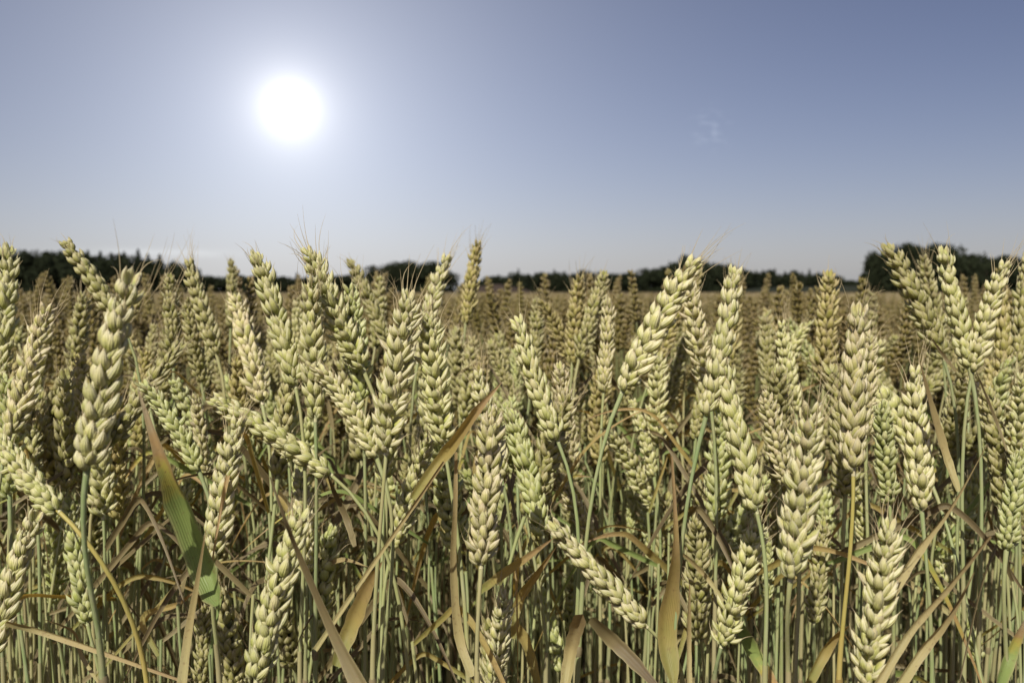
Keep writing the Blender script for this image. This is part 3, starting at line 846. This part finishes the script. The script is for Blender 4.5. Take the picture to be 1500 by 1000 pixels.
side = lambda y: 0.62 * y + 0.9
layer(bank1, 1.08, 1.7, 560, True, zm=.814, zs=.034, zcap=.885)
layer(bank1, 1.7, 2.2, 420, False, zm=.814, zs=.036, zcap=.895)
layer(bank2, 2.2, 5.0, 330, False, wide=lambda y: .68 * y + .6)
layer(bank3, 5.0, 11.0, 170, wide=lambda y: .75 * y + 1)
layer(bank3, 11.0, 30.0, 36, zm=.79, wide=lambda y: .72 * y + 2)
for sgn in (-1, 1):                       # open flanks beyond the frame
    ys = g.uniform(1.2, 9, 2600); xs = sgn * (.70 * ys + .5 + g.uniform(0, 1, 2600) ** 1.5 * 5)
    e, s, l = scatter(bank3, xs, ys, g.normal(.79, .03, 2600), g)
    ears.append(e); stems.append(s)
# flanks and the field behind the camera's lane
for sgn in (-1, 1):
    xs = sgn * (0.62 * g.uniform(.55, 1.4, 170) + g.uniform(.10, .75, 170)); ys = g.uniform(.5, 1.4, 170)
    k = np.abs(xs) > 0.64 * ys + .08
    xs, ys = xs[k], ys[k]
    e, s, l = scatter(bank1, xs, ys, np.minimum(g.normal(.79, .03, len(xs)), .86), g, leaves=True)
    ears.append(e); stems.append(s); leaves.append(l)
layer(bank2, -2.6, -0.75, 260, True, wide=lambda y: 2.2)
layer(bank3, -9.0, -2.6, 120, wide=lambda y: 6.0)

V, Q, A = join(ears)
fe = link('distant_wheat_ears', mesh('distant_wheat_ears', V, Q, M_EAR_FAR, A))
fe.color = (0.42, 0.35, 0.25, 1)  # ears darkened to stand in for flash fall-off
tag(fe, 'mass of golden wheat ears filling the field behind the front ranks', 'wheat field', kind='stuff')
V, Q, A = join(stems)
fs = link('distant_wheat_stems', mesh('distant_wheat_stems', V, Q, M_STEM, A))
fs.color = (0.58, 0.57, 0.50, 1)  # flash fall-off put into the stem colour
tag(fs, 'crowded stems under the mass of wheat ears', 'wheat stems', kind='stuff')
V, Q, A = join(leaves)
tag(link('distant_wheat_leaves', mesh('distant_wheat_leaves', V, Q, M_BROWN, A)), 'dry leaves among the crowded wheat stems', 'dry leaves', kind='stuff')

# ------------------------------------------------------------------ ground, far field, hills
def sheet(name, xs, ys, zf, mat):
    X, Y = np.meshgrid(xs, ys)
    Zv = zf(X, Y)
    V = np.stack([X, Y, Zv], -1).reshape(-1, 3)
    return link(name, mesh(name, V, grid_faces(len(ys), len(xs), False), mat))


t = NT('soil'); n1 = t.noise(9, 6, t.obj()); n2 = t.noise(70, 4, t.obj())
c = t.ramp(n1, [(0.3, (0.045, 0.032, 0.021)), (0.7, (0.085, 0.060, 0.038))])
M_SOIL = t.finish(c, 0.95, 0.1, 0, None, n2, 0.8, 0.01)
xs = np.array([-5000, -1500, -500, -150, -50, -15, -5, 0, 5, 15, 50, 150, 500, 1500, 5000.])
ys = np.array([-3000, -500, -100, -30, -10, -3, 0, 3, 10, 30, 100, 300, 800, 2000, 5000.])
tag(sheet('ground', xs, ys, lambda X, Y: 0 * X, M_SOIL), 'bare brown soil under the wheat', None, kind='structure')

t = NT('far_wheat')
mp = t.new('ShaderNodeMapping'); mp.inputs['Scale'].default_value = (1, .25, 1); t.l.new(t.obj(), mp.inputs[0])
n1 = t.noise(3.0, 8, mp.outputs[0], .7); n2 = t.noise(.02, 3, t.obj())
c = t.ramp(n1, [(0.3, (0.065, 0.046, 0.024)), (0.5, (0.115, 0.083, 0.045)), (0.75, (0.17, 0.122, 0.066))])  # darkened far field imitates the flash fading with distance
c = t.mix(t.math('MULTIPLY', n2, .4), c, (0.24, 0.17, 0.07))
M_FARW = t.finish(c, 0.9, 0.1, 0.2, None, n1, 1.0, .08)


def far_z(X, Y):
    rise = np.interp(Y, [2.2, 2.3, 4.0, 9.0, 18.0], [-.1, .55, .62, .70, .775])
    return rise + (0.02 * np.sin(X * 1.7) * np.sin(Y * .9) + 0.10 * np.sin(X * .021 + 1) * np.clip((Y - 40) / 100, 0, 1)) * (Y > 2.25)


fx = np.concatenate([np.linspace(-260, -40, 30), np.linspace(-39, 39, 60), np.linspace(40, 260, 30)])
fy = np.concatenate([np.array([2.2, 2.3, 2.6, 3, 3.5, 4, 5, 6, 7, 8, 9, 10, 11]), np.linspace(12, 40, 40), np.linspace(43, 215, 40)])
tag(sheet('far_wheat_field', fx, fy, far_z, M_FARW), 'brown golden top of the wheat field running to the trees', 'wheat field', kind='stuff')
V = np.array([[-7, -30, .76], [7, -30, .76], [7, -9, .76], [-7, -9, .76]])
fx2 = np.linspace(-20, 20, 40); fy2 = np.linspace(-40, -8.6, 40)
tag(sheet('near_wheat_field', fx2, fy2, lambda X, Y: .76 + .02 * np.sin(X * 2) * np.sin(Y * 2), M_FARW), 'top of the wheat field behind the viewer', 'wheat field', kind='stuff')

t = NT('ploughed'); n1 = t.noise(.25, 6, t.obj(), .65)
c = t.ramp(n1, [(0.3, (0.045, 0.032, 0.022)), (0.7, (0.075, 0.053, 0.036))]); M_PLOUGH = t.finish(c, 0.95, 0.1, 0, None, n1, .8, .3)
t = NT('meadow'); n1 = t.noise(.2, 6, t.obj(), .65)
c = t.ramp(n1, [(0.3, (0.018, 0.021, 0.012)), (0.7, (0.034, 0.037, 0.021))]); M_MEADOW = t.finish(c, 0.95, 0.1, 0, None, n1, .8, .3)


def hill(name, px0, px1, py, D, depth, mat, label):
    """A low rise whose crest shows at photo row py between columns px0 and px1."""
    c0 = (px0 + px1) / 2; hw = (px1 - px0) / 2
    hgt = CAM_H + (428 - py) / F * D
    xs = np.linspace(-1, 1, 41); ys = np.linspace(-1, 1, 17)
    X, Y = np.meshgrid(xs, ys)
    b = (np.clip(1 - X ** 2, 0, 1) ** .8) * np.clip(1 - Y ** 2, 0, 1) * (1 + .05 * np.sin(X * 9 + 1))
    V = np.stack([(c0 - 750) / F * D + X * hw / F * D, D + Y * depth, -0.3 + (hgt + .3) * b], -1).reshape(-1, 3)
    tag(link(name, mesh(name, V, grid_faces(17, 41, False), mat)), label, None, kind='structure')


hill('hill', 660, 790, 417, 240, 30, M_PLOUGH, 'brown ploughed rise behind the wheat')
hill('hill', 1020, 1420, 419, 262, 40, M_MEADOW, 'dark meadow rise before the right hand trees')

# ------------------------------------------------------------------ trees
t = NT('tree_leaves'); n1 = t.noise(1.3, 4, t.obj())
c = t.ramp(n1, [(0.3, (0.016, 0.021, 0.010)), (0.7, (0.036, 0.044, 0.020))]); M_LEAVES = t.finish(c, 0.8, 0.1, 0.08)
t = NT('needles'); n1 = t.noise(1.3, 4, t.obj())
c = t.ramp(n1, [(0.3, (0.014, 0.019, 0.011)), (0.7, (0.030, 0.037, 0.020))]); M_NEEDLE = t.finish(c, 0.8, 0.1, 0.05)
t = NT('bark'); n1 = t.noise(5, 4, t.obj())
c = t.ramp(n1, [(0.3, (0.05, 0.037, 0.027)), (0.7, (0.12, 0.09, 0.065))]); M_BARK = t.finish(c, 0.9, 0.1)


def leaf_cloud(C, size, g):
    """Small random quads at centres C."""
    n = len(C)
    a = g.normal(0, 1, (n, 3)); a /= np.linalg.norm(a, axis=1)[:, None]
    b = np.cross(a, g.normal(0, 1, (n, 3))); b /= np.linalg.norm(b, axis=1)[:, None]
    s = (size * g.uniform(.6, 1.4, n))[:, None]
    V = np.stack([C - a * s - b * s * .6, C + a * s - b * s * .6, C + a * s + b * s * .6, C - a * s + b * s * .6], 1).reshape(-1, 3)
    return V, np.arange(n * 4).reshape(-1, 4)


def broad_crown(h, w, seed, n=3600):
    g = np.random.default_rng(seed)
    nl = 26
    u = g.normal(0, 1, (nl, 3)); u /= np.linalg.norm(u, axis=1)[:, None]
    cen = u * np.array([w * .36, w * .36, h * .38]) * g.uniform(.35, 1.0, nl)[:, None] + np.array([0, 0, h * .50])
    rad = g.uniform(.14, .25, nl) * min(h, w)
    k = g.integers(0, nl, n)
    d = g.normal(0, 1, (n, 3)); d /= np.linalg.norm(d, axis=1)[:, None]
    C = cen[k] + d * (rad[k] * g.uniform(.55, 1.08, n))[:, None]
    C[:, 2] = np.abs(C[:, 2])
    low = g.random(n) < .16                      # skirt of low growth
    C[low, 2] *= .3
    return leaf_cloud(C, h * .024, g)


def conifer_crown(h, w, seed, n=1500):
    g = np.random.default_rng(seed)
    f = g.random(n) ** 1.4
    whorl = np.round(f * 14) / 14 + g.normal(0, .012, n)
    f = np.clip(.35 * f + .65 * whorl, .0, 1)
    ang_ = g.uniform(0, 2 * math.pi, n); lob = 1 + .22 * np.sin(ang_ * 5 + np.round(f * 14) * 1.7)
    r = w * .5 * (1 - f) ** .85 * lob * g.uniform(.45, 1.05, n)
    C = np.stack([np.cos(ang_) * r, np.sin(ang_) * r, h * (.08 + .92 * f) - .25 * r], 1)
    return leaf_cloud(C, h * .022, g)


def trunk_mesh(h, r, seed, limbs):
    g = np.random.default_rng(seed); mb = MB()
    z = np.linspace(-.2, h * .8, 7)
    P = np.stack([np.cumsum(g.normal(0, .02 * r * 10 / 7, 7)), np.cumsum(g.normal(0, .02 * r * 10 / 7, 7)), z], 1)
    mb.add(*tube(P, np.linspace(r, r * .3, 7), 7))
    for i in range(limbs):
        f = g.uniform(.3, .8); a = g.uniform(0, 6.28); L = h * g.uniform(.15, .3)
        p0 = P[int(f * 6)]
        Q_ = np.array([p0, p0 + [math.cos(a) * L * .5, math.sin(a) * L * .5, L * .35], p0 + [math.cos(a) * L, math.sin(a) * L, L * .8]])
        mb.add(*tube(Q_, np.array([r * .4, r * .25, r * .08]), 5))
    return mb.mesh('trunk', M_BARK)


BROAD = []
for k in range(5):
    V, Q = broad_crown(10, 9, 50 + k)
    BROAD.append((mesh('crown', V, Q, M_LEAVES, smooth=False), trunk_mesh(10, .25, 60 + k, 6)))
CONIF = []
for k in range(4):
    V, Q = conifer_crown(10, 4.2, 70 + k)
    CONIF.append((mesh('crown', V, Q, M_NEEDLE, smooth=False), trunk_mesh(10, .18, 80 + k, 0)))


def tree(kind, px, py_top, D, wpx, label, group, seed):
    r_ = random.Random(seed)
    h = (CAM_H + (428 - py_top) / F * D) * (1.13 if kind == 'broad' else 1.0)
    x = (px - 750) / F * D
    bank = BROAD if kind == 'broad' else CONIF
    cm, tm = bank[r_.randrange(len(bank))]
    root = empty('broadleaf_tree' if kind == 'broad' else 'conifer_tree', (x, D, 0))
    root.rotation_euler.z = r_.uniform(0, 6.28)
    tag(root, label, 'tree', group)
    sx = (wpx / F * D) / (9 if kind == 'broad' else 4.2); sz = h / 10.0
    for nm, m in (('crown', cm), ('trunk', tm)):
        o = link(nm, m, root); o.scale = (sx, sx, sz)


def row(kind, prof, step, D, wpx, label, group, jit=4, seed=0):
    """Trees along a skyline profile [(px, py), ...]."""
    r_ = random.Random(seed)
    xs_ = [p[0] for p in prof]; ys_ = [p[1] for p in prof]
    x = xs_[0]; i = 0
    while x <= xs_[-1]:
        py = float(np.interp(x, xs_, ys_)) + r_.uniform(-jit, jit * .6)
        tree(kind, x + r_.uniform(-2, 2), py, D * r_.uniform(.96, 1.06), wpx * r_.uniform(.85, 1.2), label, group, seed * 100 + i)
        x += step * r_.uniform(.75, 1.25); i += 1


row('broad', [(-60, 372), (60, 373), (130, 376), (200, 378), (250, 384), (300, 404), (380, 408)], 17, 250, 52, 'dark broadleaf tree in the long wood at the left of the horizon', 'trees of the left wood', 3, 1)
row('conifer', [(-30, 372), (120, 371), (200, 369), (235, 373), (270, 388)], 17, 262, 26, 'dark pointed spruce rising out of the left wood', 'spruces of the left wood', 4, 2)
row('conifer', [(390, 402), (470, 404), (545, 398)], 15, 300, 14, 'small spruce between the left wood and the round grove', 'spruces left of the round grove', 5, 3)
row('broad', [(380, 408), (540, 405)], 15, 290, 44, 'low dark tree between the left wood and the round grove', 'low trees left of the round grove', 3, 13)
row('broad', [(548, 394), (575, 386), (600, 380), (635, 386), (665, 402)], 16, 270, 40, 'dark tree of the small round grove left of centre', 'trees of the round grove', 2, 4)
row('conifer', [(690, 412), (735, 402), (765, 398), (800, 400), (850, 402), (925, 404)], 13, 300, 17, 'small pointed tree along the horizon right of centre', 'pointed trees right of centre', 6, 5)
row('broad', [(690, 414), (730, 404), (750, 399), (800, 401), (850, 402), (930, 403)], 13, 290, 40, 'low dark tree along the horizon right of centre', 'low trees right of centre', 4, 6)
row('broad', [(930, 404), (960, 392), (1000, 380), (1040, 381), (1080, 392), (1115, 406)], 16, 280, 42, 'dark tree of the mounded grove behind the big bright ears', 'trees of the mounded grove', 2, 7)
row('conifer', [(1105, 402), (1130, 396), (1150, 400), (1200, 399), (1212, 404)], 12, 290, 17, 'dark spruce in the row right of the mounded grove', 'spruces right of the mounded grove', 5, 8)
row('broad', [(1100, 402), (1160, 401), (1205, 402), (1240, 411), (1270, 410)], 13, 295, 38, 'low dark tree beside the spruces right of the mounded grove', 'low trees right of the mounded grove', 3, 9)
row('broad', [(1284, 372), (1310, 360), (1350, 360), (1390, 364), (1430, 374), (1480, 382), (1540, 384), (1600, 388)], 17, 170, 52, 'big dark tree of the rounded grove at the right edge', 'trees of the right grove', 2, 10)
row('broad', [(1276, 398), (1400, 390), (1560, 392)], 20, 164, 44, 'lower dark tree at the skirt of the right grove', 'skirt trees of the right grove', 4, 11)
